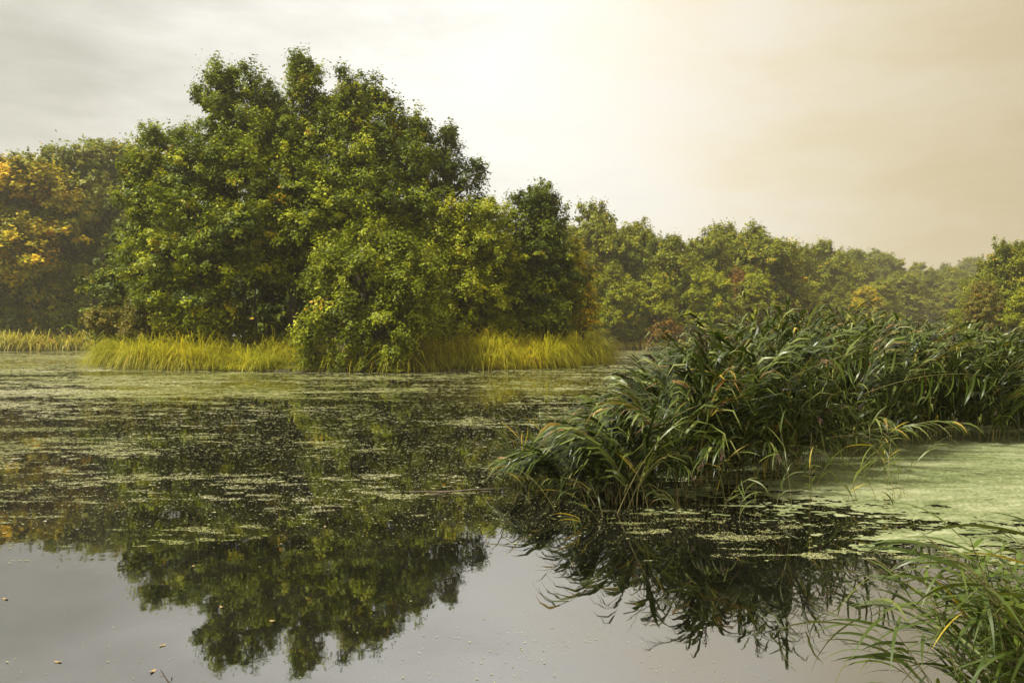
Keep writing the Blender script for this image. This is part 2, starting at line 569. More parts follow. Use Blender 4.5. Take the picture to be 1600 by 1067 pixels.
def tree_from_photo(name, seed, D, px_trunk, lob, mat, label, cat='tree', group=None, base_z=0.25, top=None, back=0.7, zscale=1.0, **kw):
    """lob rows: px, py, rx_px, ry_px, depth offset (m). Lobes become ellipsoids at their real distance; more are added on the far side."""
    r = np.random.default_rng(seed + 999)
    bx = wx(px_trunk, D)
    L = []
    for (px, py, rx, ry, dd) in lob:
        d = D + dd
        sx, sz = rx / FPX * d * 0.84, ry / FPX * d * 0.84
        L.append((wx(px, d) - bx, dd, wz(py, d) - base_z, sx, (sx + sz) / 2, sz))
        if back and r.random() < back:
            k = 1.2 + r.random() * 1.2
            L.append((wx(px, d) - bx + r.normal() * sx * 0.3, dd + k * sx, wz(py, d) - base_z - sz * (0.15 + 0.3 * r.random()), sx, sx, sz))
    zt = top if top else max(l[2] for l in L)
    me_w, me_f = build_tree(seed, (0, 0, -0.15, zt), L, **kw)
    o = empty(name, (bx, D, base_z), label, cat, group)
    put('trunk', me_w, BARK, o)
    put('crown', me_f, mat, o)
    return o


G1 = 'trees on the island'
tree_from_photo('oak_tree', 11, 49.5, 352, [
    (345, 143, 28, 42, 0.5), (392, 140, 24, 36, 0.8), (318, 152, 16, 18, 0), (360, 198, 52, 40, 0), (270, 220, 44, 26, 0.5), (236, 222, 16, 14, 0), (240, 268, 36, 30, 0),
    (305, 268, 55, 42, -1.2), (370, 268, 50, 44, -1.5), (235, 318, 44, 34, -0.5), (300, 338, 56, 42, -2.4), (225, 372, 36, 36, 0),
    (262, 400, 52, 40, -2.2), (215, 425, 28, 34, 0), (330, 410, 52, 42, -3.0), (265, 458, 48, 36, -2.0), (330, 475, 46, 36, -2.2), (375, 350, 46, 42, -3),
    (205, 262, 14, 9, 0), (206, 290, 20, 16, 0)],
    OAK, 'broad green oak with twin upright tops filling the left of the island', group=G1, trunk_r=0.34)
tree_from_photo('oak_tree', 12, 51, 457, [
    (474, 112, 24, 26, 0), (463, 100, 10, 14, 0), (492, 118, 14, 16, 0), (478, 165, 36, 34, 0), (430, 175, 34, 40, 0.5), (440, 228, 48, 42, -1), (500, 222, 42, 44, -0.6), (405, 225, 34, 44, -1),
    (465, 290, 56, 42, -2.2), (420, 320, 46, 38, -2.8), (510, 310, 46, 40, -2.5), (470, 365, 56, 36, -3.2), (410, 405, 40, 36, -3.0)],
    OAK, 'tallest oak of the island, its narrow top standing above all others', group=G1, trunk_r=0.36, tint_mid=0.44,
    extra_trunks=[(-2.1, -2.6, -2.4, -2.2, 5.5, 0.07), (-1.6, -2.8, -1.7, -2.3, 6.0, 0.09), (-1.1, -2.4, -1.5, -2.0, 5.0, 0.06), (-2.6, -2.2, -2.5, -2.0, 5.0, 0.05)])
tree_from_photo('oak_tree', 13, 51, 548, [
    (556, 142, 26, 26, 0), (535, 158, 20, 24, 0), (590, 172, 26, 34, 0.3), (552, 190, 40, 34, 0), (620, 200, 26, 30, 0), (600, 236, 44, 38, -0.8), (545, 255, 44, 40, -1.5), (648, 205, 22, 28, 0.8),
    (640, 262, 40, 40, -1), (590, 300, 48, 40, -2.4), (650, 325, 40, 38, -1.8), (550, 335, 42, 36, -3), (660, 385, 36, 40, -1)],
    OAK, 'rounded green oak on the island just right of the tallest one', group=G1, trunk_r=0.32, tint_mid=0.40)
tree_from_photo('oak_tree', 14, 53, 692, [
    (688, 212, 24, 16, 0), (672, 240, 26, 32, 0), (706, 218, 10, 14, 0), (700, 262, 26, 36, 0), (738, 258, 16, 16, 0.5), (748, 272, 9, 20, 0.5), (732, 292, 24, 26, 0), (700, 315, 36, 36, -0.5), (745, 325, 24, 26, 0),
    (690, 370, 38, 40, -0.8), (735, 385, 34, 40, -0.5), (700, 440, 40, 44, -0.5)],
    OAKD, 'open darker oak with ragged wispy top on the right shoulder of the island', group=G1, trunk_r=0.24, sprays=72, per=66, leaf=0.15)
tree_from_photo('alder_tree', 15, 42.6, 578, [
    (575, 372, 44, 28, 1.0), (622, 398, 40, 32, 0.6), (520, 405, 34, 28, 1.4), (505, 432, 34, 26, 0.6), (560, 425, 42, 34, -0.4), (625, 450, 44, 36, -0.6), (662, 430, 26, 34, 0.4), (545, 478, 38, 28, -0.6),
    (605, 495, 40, 34, -0.9), (652, 492, 26, 36, -0.2), (500, 470, 26, 28, 0.0), (565, 530, 30, 28, -1.2), (612, 548, 26, 26, -1.2), (486, 520, 24, 26, -0.6), (672, 480, 18, 24, 0), (540, 556, 22, 18, -1.2),
    (585, 562, 24, 14, -1.3), (478, 552, 18, 16, -0.8), (640, 540, 18, 26, -0.8)],
    ALDER, 'pale green alder drooping to the water at the middle of the island shore', group=G1, trunk_r=0.20, sprays=92, per=98, leaf=0.13, flat=0.7, droop=0.5,
    back=0.6, tint_mid=0.37)
tree_from_photo('broadleaf_tree', 16, 48.5, 716, [
    (722, 345, 40, 26, 0), (768, 338, 30, 26, 0.5), (690, 370, 30, 30, 0), (745, 385, 44, 34, -0.5), (700, 420, 38, 34, -0.5), (770, 400, 34, 36, 0), (735, 445, 42, 32, -0.8),
    (690, 475, 34, 32, -0.3), (765, 465, 34, 34, -0.5), (715, 500, 30, 20, -0.8)],
    BUSHY, 'many stemmed yellow green tree with bare forking branches on the island', group=G1, trunk_r=0.13, sprays=78, per=92, leaf=0.13, tint_mid=0.46,
    extra_trunks=[(-0.5, 0, -1.4, -0.4, 5.0, 0.09), (0.4, 0.2, 1.8, 0.3, 5.5, 0.10), (0.2, -0.2, 0.9, -0.9, 5.0, 0.08)])
tree_from_photo('broadleaf_tree', 17, 52, 838, [
    (848, 305, 20, 18, 0), (836, 322, 18, 22, 0), (862, 328, 18, 20, 0), (812, 325, 20, 26, 0.5), (845, 355, 38, 26, 0), (810, 370, 32, 30, 0), (868, 375, 22, 28, 0), (840, 405, 44, 32, -0.6), (800, 425, 34, 34, -0.4),
    (870, 430, 32, 34, 0), (835, 455, 44, 32, -1), (880, 475, 28, 32, 0), (845, 500, 46, 22, -1.2), (800, 480, 30, 30, -0.8)],
    OAKD, 'dark green cone shaped tree at the right end of the island', group=G1, trunk_r=0.24, tint_mid=0.42)
tree_from_photo('broadleaf_tree', 18, 54, 908, [
    (902, 400, 16, 26, 0), (912, 440, 22, 28, 0), (898, 470, 22, 30, -0.5), (918, 478, 14, 28, 0), (905, 505, 22, 18, -0.4)],
    GOLD, 'small golden yellow tree at the tip of the island', group=G1, trunk_r=0.12, sprays=80, per=56, tint_mid=0.40, leaf=0.18)
for i, (px, py, rx, ry, D, mat, lab) in enumerate([
    (318, 500, 40, 22, 46.8, BUSHY, 'low green bush at the grass edge under the left oak'),
    (268, 497, 26, 22, 47.5, BUSHY, 'small green bush left of the low bush beneath the left oak'),
    (482, 512, 22, 22, 45.0, ALDER, 'small leafy sapling beside the reddish trunk under the tallest oak'),
    (690, 505, 30, 22, 47.0, BUSHY, 'round bush behind the yellow sedge under the many stemmed tree'),
    (780, 503, 34, 16, 49.5, BUSHY, 'low bright bush at the foot of the dark cone shaped tree'),
    (865, 512, 32, 14, 52.0, OAKD, 'low dark bush behind yellow sedge near the island tip'),
    (222, 470, 24, 26, 50.5, SHRUB, 'reddish gold shrub under the outer branches of the left oak'),
    (165, 500, 38, 22, 52.5, SHRUB, 'arching yellowish shrub at the left tip of the island'),
    (215, 510, 30, 18, 51.0, SHRUB, 'low rusty shrub between the arching shrub and the yellow sedge')]):
    tree_from_photo('bush', 40 + i, D, px, [(px, py, rx * 0.7, ry * 0.8, 0), (px - rx * 0.55, py + ry * 0.35, rx * 0.5, ry * 0.6, -0.2), (px + rx * 0.55, py + ry * 0.35, rx * 0.5, ry * 0.6, 0.1),
                                            (px, py + ry * 0.75, rx * 0.7, ry * 0.5, -0.3)],
                    mat, lab, 'bush', 'bushes on the island', trunk_r=0.06, sprays=140, per=50, leaf=0.15, spray_r=0.40, back=0.8, flat=0.6)

# ---- prototypes for the woods behind
protos = []
for k in range(5):
    r = np.random.default_rng(300 + k)
    H = 18.0
    L = []
    wide = [0.30, 0.34, 0.27, 0.36, 0.24][k] * H
    nl = 42
    for j in range(nl):
        zf = 0.07 + 0.88 * ((j + 0.5) / nl) ** 0.95 + r.normal() * 0.03
        rf = np.interp(zf, [0, 0.12, 0.35, 0.6, 0.8, 0.92, 1.0], [0.70, 0.88, 1.0, 0.92, 0.66, 0.36, 0.05])
        a = j * 2.399 + r.normal() * 0.35
        rad = wide * rf * (0.50 + 0.40 * r.random())
        s = H * (0.065 + 0.060 * r.random()) * (1.0 if zf < .85 else 0.7)
        L.append((math.cos(a) * rad, math.sin(a) * rad, min(zf, 0.95) * H + r.normal() * 0.4, s * 1.2, s * 1.2, s * (0.75 + .35 * r.random())))
    protos.append(build_tree(500 + k, (0, 0, -0.3, H * 0.93), L, leaf=0.31, sprays=29, per=62, spray_r=0.78, trunk_r=0.34, tint_mid=0.42, tint_sd=0.18, flat=0.5))
# an open-crowned kind with a clear bole
r = np.random.default_rng(41)
L = []
for j in range(26):
    z = 5.5 + 12 * r.random()
    a = r.random() * 6.28
    rad = 4.6 * math.sqrt(max(0.05, 1 - ((z - 9.5) / 9.0) ** 2)) * (0.45 + 0.5 * r.random())
    s = 1.0 + 0.7 * r.random()
    L.append((math.cos(a) * rad, math.sin(a) * rad, z, s * 1.25, s * 1.25, s * 0.8))
protos.append(build_tree(520, (0, 0, -0.3, 16.5), L, leaf=0.30, sprays=30, per=56, spray_r=0.70, trunk_r=0.38, tint_mid=0.45))


def far_tree(name, k, px, D, top, width, mat, label, group, rz):
    """A copy of prototype k standing at distance D, its top at picture row 'top'."""
    bz = 0.3 + float(hill(wx(px, D), D)) - 0.2 * (D > 165)
    H = wz(top, D) - bz
    s = H / 18.3
    o = empty(name, (wx(px, D), D, bz), label, 'tree', group, rz, (s * width, s * width, s))
    put('trunk', protos[k][0], BARK, o)
    put('crown', protos[k][1], mat, o)
    return o


GL = 'trees on the left bank'
for a in [
    ('maple_tree', 5, 52, 104, 262, 1.25, GOLD, 'golden maple with bare dark trunk on the left bank', 0.3),
    ('broadleaf_tree', 0, -20, 106, 250, 1.0, OLIVE, 'olive tree cut by the left edge of the picture', 1.0),
    ('broadleaf_tree', 1, 95, 110, 236, 0.85, OLIVE, 'olive tree rising behind the golden maple on the left bank', 2.0),
    ('broadleaf_tree', 5, 178, 114, 226, 0.95, OLIVE, 'tall airy hazy tree between the golden maple and the island', 4.0),
    ('broadleaf_tree', 2, 225, 122, 300, 1.1, OAKD, 'hazy green tree half hidden behind the left oak of the island', 5.0),
    ('broadleaf_tree', 3, 120, 108, 420, 1.5, BUSHY, 'low bushy green tree right of the bare maple trunk', 2.6),
    ('broadleaf_tree', 3, 0, 106, 440, 1.6, OAKD, 'low dark tree at the left edge beneath the golden maple', 0.7),
    ('broadleaf_tree', 4, 210, 111, 400, 1.5, BUSHY, 'low green tree behind the arching yellowish shrub', 1.7),
]:
    far_tree(a[0], a[1], a[2], a[3], a[4], a[5], a[6], a[7], GL, a[8])

for i, (k, px, D, top, w_, mat) in enumerate([(0, 250, 60, 330, 1.2, OAKD), (3, 345, 64, 300, 1.0, OAK), (1, 430, 62, 290, 0.95, OAKD), (2, 520, 63, 290, 1.0, OAK), (0, 610, 62, 310, 1.0, OAKD),
                                             (3, 690, 61, 350, 1.0, OAK), (4, 770, 60, 370, 1.1, OAKD), (2, 850, 60, 390, 1.0, OAK)]):
    far_tree('broadleaf_tree', k, px, D, top, w_, mat, 'leafy tree in the back row of the island, seen only through gaps', 'back row of the island', i * 1.3)

GR = 'trees of the far wood'
for a in [
    # px, D, top, width, material, label
    (1, 930, 120, 322, 0.80, OLIVE, 'tallest hazy tree of the far wood, just behind the island tip'),
    (0, 985, 122, 352, 0.85, OLIVE, 'hazy tree right of the tallest in the far wood'),
    (3, 955, 111, 420, 1.1, BUSHY, 'yellow green tree at the far shore beside the golden island tree'),
    (2, 1048, 118, 368, 0.90, OLIVE, 'upright olive tree in the far wood above the rusty shrub'),
    (3, 1020, 112, 430, 1.0, BUSHY, 'lower yellow green tree left of the rusty shrub on the far shore'),
    (0, 1098, 124, 372, 0.9, OLIVE, 'dusky round crowned tree between two domes in the far wood'),
    (1, 1132, 130, 354, 0.85, OLIVE, 'darker hazy crown poking up behind the dome shaped tree'),
    (3, 1185, 128, 358, 1.05, OLIVE, 'big dome shaped tree near the middle of the far wood'),
    (0, 1110, 114, 425, 1.1, BUSHY, 'bright yellow green tree right of the rusty shrub'),
    (2, 1175, 119, 428, 1.0, BUSHY, 'yellow green tree in front of the dome shaped tree'),
    (4, 1152, 120, 420, 0.7, RUST, 'slim rusty tree squeezed between green crowns of the far wood'),
    (0, 1238, 155, 392, 0.95, OLIVE, 'olive tree right of the dome shaped tree'),
    (1, 1290, 190, 380, 0.95, OLIVE, 'hazy peaked tree behind the tall reeds in the far wood'),
    (3, 1250, 128, 450, 1.0, BUSHY, 'low green tree below the olive tree right of the dome'),
    (2, 1335, 250, 390, 1.0, OLIVE, 'pale hazy tree right of the peaked one'),
    (0, 1382, 300, 395, 1.0, OLIVE, 'faint flat topped tree in the mist of the far wood'),
    (4, 1350, 170, 448, 1.0, GOLD, 'yellow tree glowing through mist above the reed crest'),
    (3, 1310, 175, 450, 1.1, OLIVE, 'low olive tree left of the yellow one in the mist'),
    (4, 1405, 310, 418, 0.8, RUST, 'faint orange tree deep in the mist'),
    (1, 1432, 370, 412, 1.1, OLIVE, 'dim tree right of the faint orange one in thick mist'),
    (3, 1478, 420, 415, 1.1, OLIVE, 'very dim tree in the thickest mist left of the right hand grove'),
    (2, 1515, 450, 402, 1.1, OLIVE, 'last dim tree vanishing behind the right hand grove'),
    (0, 1400, 260, 470, 1.2, BUSHY, 'low misty bush like tree below the faint orange one'),
    (0, 1412, 235, 428, 1.3, OLIVE, 'broad misty tree filling the gap below the faint orange one'),
    (3, 1448, 265, 424, 1.3, OLIVE, 'broad misty tree in the dip of the far wood'),
    (1, 1486, 290, 420, 1.3, OLIVE, 'broad misty tree just left of the right hand grove'),
    (2, 1375, 205, 440, 1.3, BUSHY, 'misty yellow green tree right of the glowing yellow one'),
    (3, 1500, 230, 450, 1.3, OLIVE, 'low misty tree tucked against the right hand grove'),
    (3, 1455, 320, 466, 1.2, BUSHY, 'low misty tree beside the foot of the right hand grove'),
]:
    far_tree('broadleaf_tree', a[0], a[1], a[2], a[3], a[4], a[5], a[6], GR, (a[1] * 0.37) % 6.28)
GG = 'trees of the right hand grove'
for a in [
    (1, 1545, 100, 410, 0.8, OLIVE, 'dark shouldered tree at the left of the right hand grove'),
    (2, 1590, 98, 378, 0.9, OLIVE, 'tall dark tree at the right edge of the picture'),
    (4, 1538, 88, 440, 0.9, SHRUB, 'pale yellowish tree in front of the right hand grove'),
    (3, 1600, 86, 455, 1.1, BUSHY, 'yellow green tree low at the right edge behind the reeds'),
    (0, 1650, 100, 390, 1.0, OLIVE, 'tree just past the right edge of the grove'),
    (3, 1505, 104, 478, 1.1, BUSHY, 'low green tree at the misty foot of the grove'),
]:
    far_tree('broadleaf_tree', a[0], a[1], a[2], a[3], a[4], a[5], a[6], GG, (a[1] * 0.71) % 6.28)
# second and third rows that close the wood
r = np.random.default_rng(77)
for i in range(30):
    px = 880 + i * 24 + r.normal() * 6
    D = 155 + 300 * (i / 30) ** 1.3 + r.random() * 25
    crest = np.interp(px, [880, 930, 1050, 1185, 1300, 1400, 1500, 1600], [345, 345, 385, 385, 400, 415, 425, 400])
    far_tree('broadleaf_tree', int(r.integers(0, 5)), px, D, crest + 14 + 14 * r.random(), 1.15, OLIVE,
             'misty tree in the back row of the far wood, mostly hidden', 'back row of the far wood', r.random() * 6.28)
for i in range(14):
    px = -120 + i * 30 + r.normal() * 6
    D = 128 + r.random() * 25
    far_tree('broadleaf_tree', int(r.integers(0, 5)), px, D, 330 + 30 * r.random(), 1.15, OLIVE,
             'tree in the back row of the left bank, mostly hidden', 'back row of the left bank', r.random() * 6.28)
tree_from_photo('shrub', 70, 106, 1042, [(1042, 515, 20, 12, 0), (1025, 522, 12, 8, 0), (1058, 522, 12, 8, 0)], RUST,
                'rusty orange shrub at the waterline of the far shore', 'shrub', trunk_r=0.08, sprays=90, per=36, leaf=0.28, spray_r=0.6)
for i, (px, py, rx, ry, D, lab) in enumerate([
    (30, 508, 40, 16, 101, 'dark low bush at the far left behind the bank grass'),
    (110, 508, 36, 18, 102, 'dark bush behind the grass right of the bare maple trunk'),
    (980, 520, 34, 14, 111, 'dark bush at the far shore left of the rusty shrub'),
    (1095, 518, 36, 16, 112, 'dark bush at the far shore right of the rusty shrub')]):
    tree_from_photo('bush', 80 + i, D, px, [(px, py, rx * .6, ry, 0), (px - rx * .6, py + 4, rx * .5, ry * .8, 0), (px + rx * .6, py + 4, rx * .5, ry * .8, 0)], OAKD, lab, 'bush',
                    'dark bushes of the far shores', trunk_r=0.08, sprays=60, per=36, leaf=0.32, spray_r=0.8)


# ------------------------------------------------------------------ sedge and bank grass (nobody could count it)
def ground_z(x, y):
    return -0.02 + 0.27 * np.clip(1, 0, 1) + 0 * x


def sedge(name, seed, n, poly, hmin, hmax, wid, mat, label, clump=0.9, K=3, keep=None, tint=0.5):
    r = np.random.default_rng(seed)
    P = np.array(poly)
    lo, hi = P.min(0), P.max(0)
    x = lo[0] + (hi[0] - lo[0]) * r.random(n * 3)
    y = lo[1] + (hi[1] - lo[1]) * r.random(n * 3)
    ok = in_poly(x, y, poly)
    if keep is not None:
        ok &= keep(x, y, r)
    x, y = x[ok][:n], y[ok][:n]
    n = len(x)
    cl = fbm(x * clump, y * clump, seed)
    cl2 = fbm(x * 0.35, y * 0.35, seed + 5)
    h = (hmin + (hmax - hmin) * np.clip(0.5 + (cl - 0.5) * 3.4 + (cl2 - .5) * 1.6, 0, 1.15)) * (0.7 + 0.5 * r.random(n))
    hd = r.random(n) * 6.283
    # tussocks lean together
    hd = np.where(r.random(n) < 0.45, fbm(x * 0.9, y * 0.9, seed + 11) * 14.0, hd)
    le = 0.25 + 0.65 * r.random(n)
    d = np.stack([np.cos(hd) * le, np.sin(hd) * le, np.ones(n)], 1)
    gg = Geo()
    tn = np.clip(tint + (cl2 - 0.5) * 0.9 + (fbm(x * 1.1, y * 1.1, seed + 21) - .5) * 0.9 + r.normal(size=n) * 0.13, 0, 1)
    blades(gg, np.stack([x, y, np.full(n, 0.05)], 1), d, h * 1.35, wid * (0.7 + 0.6 * r.random(n)), 1.0 + 1.9 * r.random(n), tn, K=K)
    return put(name, gg.mesh(name), mat, kind='stuff', label=label, cat='grass')


FRONT_SEDGE = [(-28.6, 56.5), (-27.0, 51.8), (-20.4, 44.8), (-11.2, 41.7), (-6.0, 41.6), (-3.8, 42.8), (-5.5, 46.5), (-14, 47.5), (-21, 51), (-25, 56)]
def sedge_keep(x, y, r):
    px = 800 + FPX * x / y
    return r.random(len(x)) > 0.93 * np.exp(-((px - 560) / 62) ** 4)


sedge('sedge_grass', 1, 42000, FRONT_SEDGE, 0.45, 2.1, 0.028, SEDGE, 'tall yellow green sedge along the left half of the island shore', tint=0.42, keep=sedge_keep)
RIGHT_SEDGE = [(-5.6, 42.2), (-2.2, 43.3), (1.8, 46.8), (4.9, 51.2), (6.8, 57), (4.8, 60), (-0.5, 53), (-5.2, 47.0)]
sedge('sedge_grass', 2, 34000, RIGHT_SEDGE, 0.6, 2.4, 0.028, SEDGE, 'golden sedge along the right half of the island shore', tint=0.48, keep=sedge_keep)
sedge('bank_grass', 3, 9000, [(-70, 91.6), (-62, 92.4), (-48, 95.4), (-44, 98), (-48, 101), (-70, 97)], 1.0, 2.8, 0.09, BANKG, 'tawny grass on the left bank below the golden maple', clump=0.8, tint=0.45)
sedge('bank_grass', 4, 12000, [(-4, 107), (10, 108.4), (26, 108.4), (44, 116), (44, 120), (26, 112), (-4, 112)], 0.9, 1.7, 0.10, BANKG, 'pale strip of grass along the far shore right of the island', clump=0.8, tint=0.55)

# ------------------------------------------------------------------ reeds
def reed_parts(base, L, head, phi0, phi1, nleaf, leafL, leafW, r, wind, plume=0.7, t0=0.16, tint_mid=0.47, stem_r=0.006, leaf_K=4, droop=1.25, gs=None, sep_leaves=False):
    """Reeds at 'base': stems bend from phi0 to phi0+phi1 off the vertical towards 'head'. Returns Geo stem, leaf, plume."""
    n = len(base)
    gS, gL, gP = gs if gs else (Geo(), Geo(), Geo())
    K = 9
    t = np.linspace(0, 1, K)
    phi = phi0[:, None] + phi1[:, None] * t[None] ** 1.6
    ds = (L / (K - 1))[:, None]
    hz = np.cumsum(np.sin(phi) * ds, 1) - np.sin(phi[:, :1]) * ds
    zz = np.cumsum(np.cos(phi) * ds, 1) - np.cos(phi[:, :1]) * ds
    path = base[:, None, :] + np.stack([hz * np.cos(head)[:, None], hz * np.sin(head)[:, None], zz], -1)
    path[..., 2] = np.maximum(path[..., 2], np.where(t[None] > 0.05, 0.02, -0.3))
    path[:, 0, 2] = base[:, 2] - 0.25
    rad = stem_r * (1.1 - 0.8 * t)[None] * np.ones((n, 1))
    tubes(gS, path, rad, 4 if n < 5 else 3, np.clip(r.normal(0.4, 0.2, n), 0, 1))
    # leaves
    J = nleaf
    tj = np.clip(np.linspace(t0, 0.97, J)[None] + r.normal(size=(n, J)) * 0.03, 0.05, 0.99)
    kf = tj * (K - 1)
    k0 = np.minimum(kf.astype(int), K - 2)
    fr = (kf - k0)[..., None]
    ar = np.arange(n)[:, None]
    P = path[ar, k0] * (1 - fr) + path[ar, k0 + 1] * fr
    T = unit(path[ar, k0 + 1] - path[ar, k0])
    alt = np.where(np.arange(J)[None] % 2 == 0, 1, -1)
    a = head[:, None] + alt * (1.2 + r.normal(size=(n, J)) * 0.4)
    w = wind[:, None] + r.normal(size=(n, 1)) * 0.45 + r.normal(size=(n, J)) * 0.28
    mixw_ = 0.5
    sx = np.cos(a) * (1 - mixw_) + np.cos(w) * mixw_
    sy = np.sin(a) * (1 - mixw_) + np.sin(w) * mixw_
    d0 = T * 0.95 + np.stack([sx, sy, np.full_like(sx, 0.25)], -1) * 0.62
    ll = leafL * (0.6 + 0.6 * np.sin(np.clip(tj, 0, 1) * math.pi) ** 0.7) * (0.75 + 0.5 * r.random((n, J)))
    ww = leafW * (0.7 + 0.6 * r.random((n, J)))
    tn = np.clip(tint_mid + r.normal(size=(n, 1)) * 0.12 + r.normal(size=(n, J)) * 0.20 + (r.random((n, J)) < 0.012) * 0.45 + (r.random((n, 1)) < 0.012) * 0.4, 0, 1)
    dr = droop * (0.5 + 1.0 * r.random((n, 1)) + 0.5 * r.random((n, J)))
    rl = r.normal(size=(n, 1)) * 0.5 + r.normal(size=(n, J)) * 0.3
    blades(gL, P.reshape(-1, 3), d0.reshape(-1, 3), ll.ravel(), ww.ravel(), dr.ravel(), tn.ravel(), K=leaf_K, roll=rl.ravel())
    # plume: a bunch of fine drooping strands
    hasp = np.where(r.random(n) < plume)[0]
    if len(hasp):
        M = 34
        m = len(hasp)
        tt = r.random((m, M)) * 0.9
        tip = path[hasp, -1]
        tv = unit(path[hasp, -1] - path[hasp, -2])
        pp = tip[:, None] + tv[:, None] * (tt[..., None] - 0.35) * 0.26
        dd = tv[:, None] * 0.7 + r.normal(size=(m, M, 3)) * 0.35 + np.stack([np.cos(wind[hasp]), np.sin(wind[hasp]), np.zeros(m)], -1)[:, None] * 0.5
        blades(gP, pp.reshape(-1, 3), dd.reshape(-1, 3), (0.07 + 0.10 * r.random(m * M)), 0.009 + 0.006 * r.random(m * M), 1.2 + r.random(m * M), r.random(m * M), K=2)
    return gS, gL, gP


BED = [(0.15, 10.6), (0.55, 9.7), (1.4, 9.1), (2.25, 9.5), (3.1, 10.2), (4.6, 11.7), (6.3, 13.2), (8.3, 14.6), (10, 14.2), (12, 13.8), (17, 15), (20, 24), (12, 25), (7.5, 22.5), (4.2, 18.5),
       (2.4, 14.6), (1.0, 12.2)]
CREST_PX = [780, 830, 870, 900, 960, 1010, 1090, 1180, 1270, 1340, 1430, 1500, 1600, 1800]
CREST_PY = [745, 690, 655, 628, 588, 565, 528, 508, 495, 492, 512, 520, 530, 535]


def bed_height(x, y):
    px = 800 + FPX * x / y
    py = np.interp(px, CREST_PX, CREST_PY)
    return (CAMH + (HOR - py) / FPX * y) * np.interp(px, [800, 950, 1050, 1160], [0.62, 0.74, 0.84, 1.0])


def edge_dist(x, y, poly):
    best = np.full(x.shape, 1e9)
    for i in range(len(poly)):
        a, b_ = np.array(poly[i]), np.array(poly[(i + 1) % len(poly)])
        ab = b_ - a
        t = np.clip(((x - a[0]) * ab[0] + (y - a[1]) * ab[1]) / (ab @ ab), 0, 1)
        best = np.minimum(best, np.hypot(x - a[0] - t * ab[0], y - a[1] - t * ab[1]))
    return best


def bed_points(n, r):
    lo, hi = np.array(BED).min(0), np.array(BED).max(0)
    x = lo[0] + (hi[0] - lo[0]) * r.random(n * 6)
    y = lo[1] + (hi[1] - lo[1]) * r.random(n * 6)
    ok = in_poly(x, y, BED)
    cl = fbm(x * 1.4, y * 1.4, 91)
    ok &= r.random(len(x)) < np.clip((cl - 0.30) * 3.0, 0.12, 1) * np.clip(14.0 / y, 0.3, 1.2)
    return x[ok][:n], y[ok][:n]


def reed_heads(x, y, r):
    px = 800 + FPX * x / y
    left = np.clip((1080 - px) / 250, 0, 1)
    hd = np.where(r.random(len(x)) < 0.5 + 0.5 * left, math.pi + 0.35 + r.normal(size=len(x)) * 0.5, -0.35 + r.normal(size=len(x)) * 0.6)
    return hd, left


rr_ = np.random.default_rng(21)
x, y = bed_points(2450, rr_)
hh = bed_height(x, y)
hd, left = reed_heads(x, y, rr_)
n = len(x)
dedge = edge_dist(x, y, BED)
p0 = np.abs(rr_.normal(0.10, 0.10, n)) + left * 0.12
p1 = np.abs(rr_.normal(0.45, 0.35, n)) + left * 0.35
vert = np.cos(p0 + p1 * 0.4)
Lr = (1 - 0.18 * left) * (0.80 + 0.40 * fbm(x * 0.8, y * 0.8, 402)) * hh * (0.80 + 0.24 * rr_.random(n)) / np.maximum(vert, 0.45)
gs = reed_parts(np.stack([x, y, np.zeros(n)], 1), Lr, hd, p0, p1, 17, 0.54, 0.042, rr_, np.where(np.cos(hd) < 0, math.pi + 0.2, -0.3) * 1.0, leaf_K=3, plume=0.10)
bed = Geo()
for q in gs[:2]:
    pass
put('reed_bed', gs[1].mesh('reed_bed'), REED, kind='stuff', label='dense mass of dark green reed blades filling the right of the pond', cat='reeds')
put('reed_bed_stems', gs[0].mesh('reed_bed_stems'), STEM, kind='stuff', label='thin standing stems inside the dense reed mass', cat='reeds')
put('reed_bed_plumes', gs[2].mesh('reed_bed_plumes'), PLUME, kind='stuff', label='brown seed plumes over the dense reed mass', cat='reeds')

# individual reeds in front of and over the mass: prototypes, then copies
rp_ = np.random.default_rng(5)
one = lambda v: np.array([v], float)
REEDPROTO = []
for k in range(14):
    kind = k % 7          # 0-2 leaning with plume, 3-4 arching over, 5 young and upright, 6 bent low
    ph0, ph1 = [(0.12, 0.45), (0.2, 0.7), (0.08, 0.3), (0.35, 1.1), (0.45, 1.4), (0.10, 0.25), (0.8, 1.0)][kind]
    s_, l_, p_ = reed_parts(np.zeros((1, 3)), one(2.3), one(0), one(ph0), one(ph1 + rp_.normal() * 0.1), 17, 0.54, 0.038, rp_, one(rp_.normal() * 0.4), plume=1.0 if kind < 5 else 0.0, tint_mid=0.46)
    REEDPROTO.append((s_.mesh('reed_stem'), l_.mesh('reed_blades'), p_.mesh('reed_plume') if p_.n else None))


def put_reed(k, x, y, rz, s, label, group, z=0.0):
    o = empty('reed', (x, y, z), label, 'reed', group, rz, s)
    sm, lm, pm = REEDPROTO[k]
    put('stem', sm, STEM, o)
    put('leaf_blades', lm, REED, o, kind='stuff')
    if pm:
        put('plume', pm, PLUME, o)
    return o


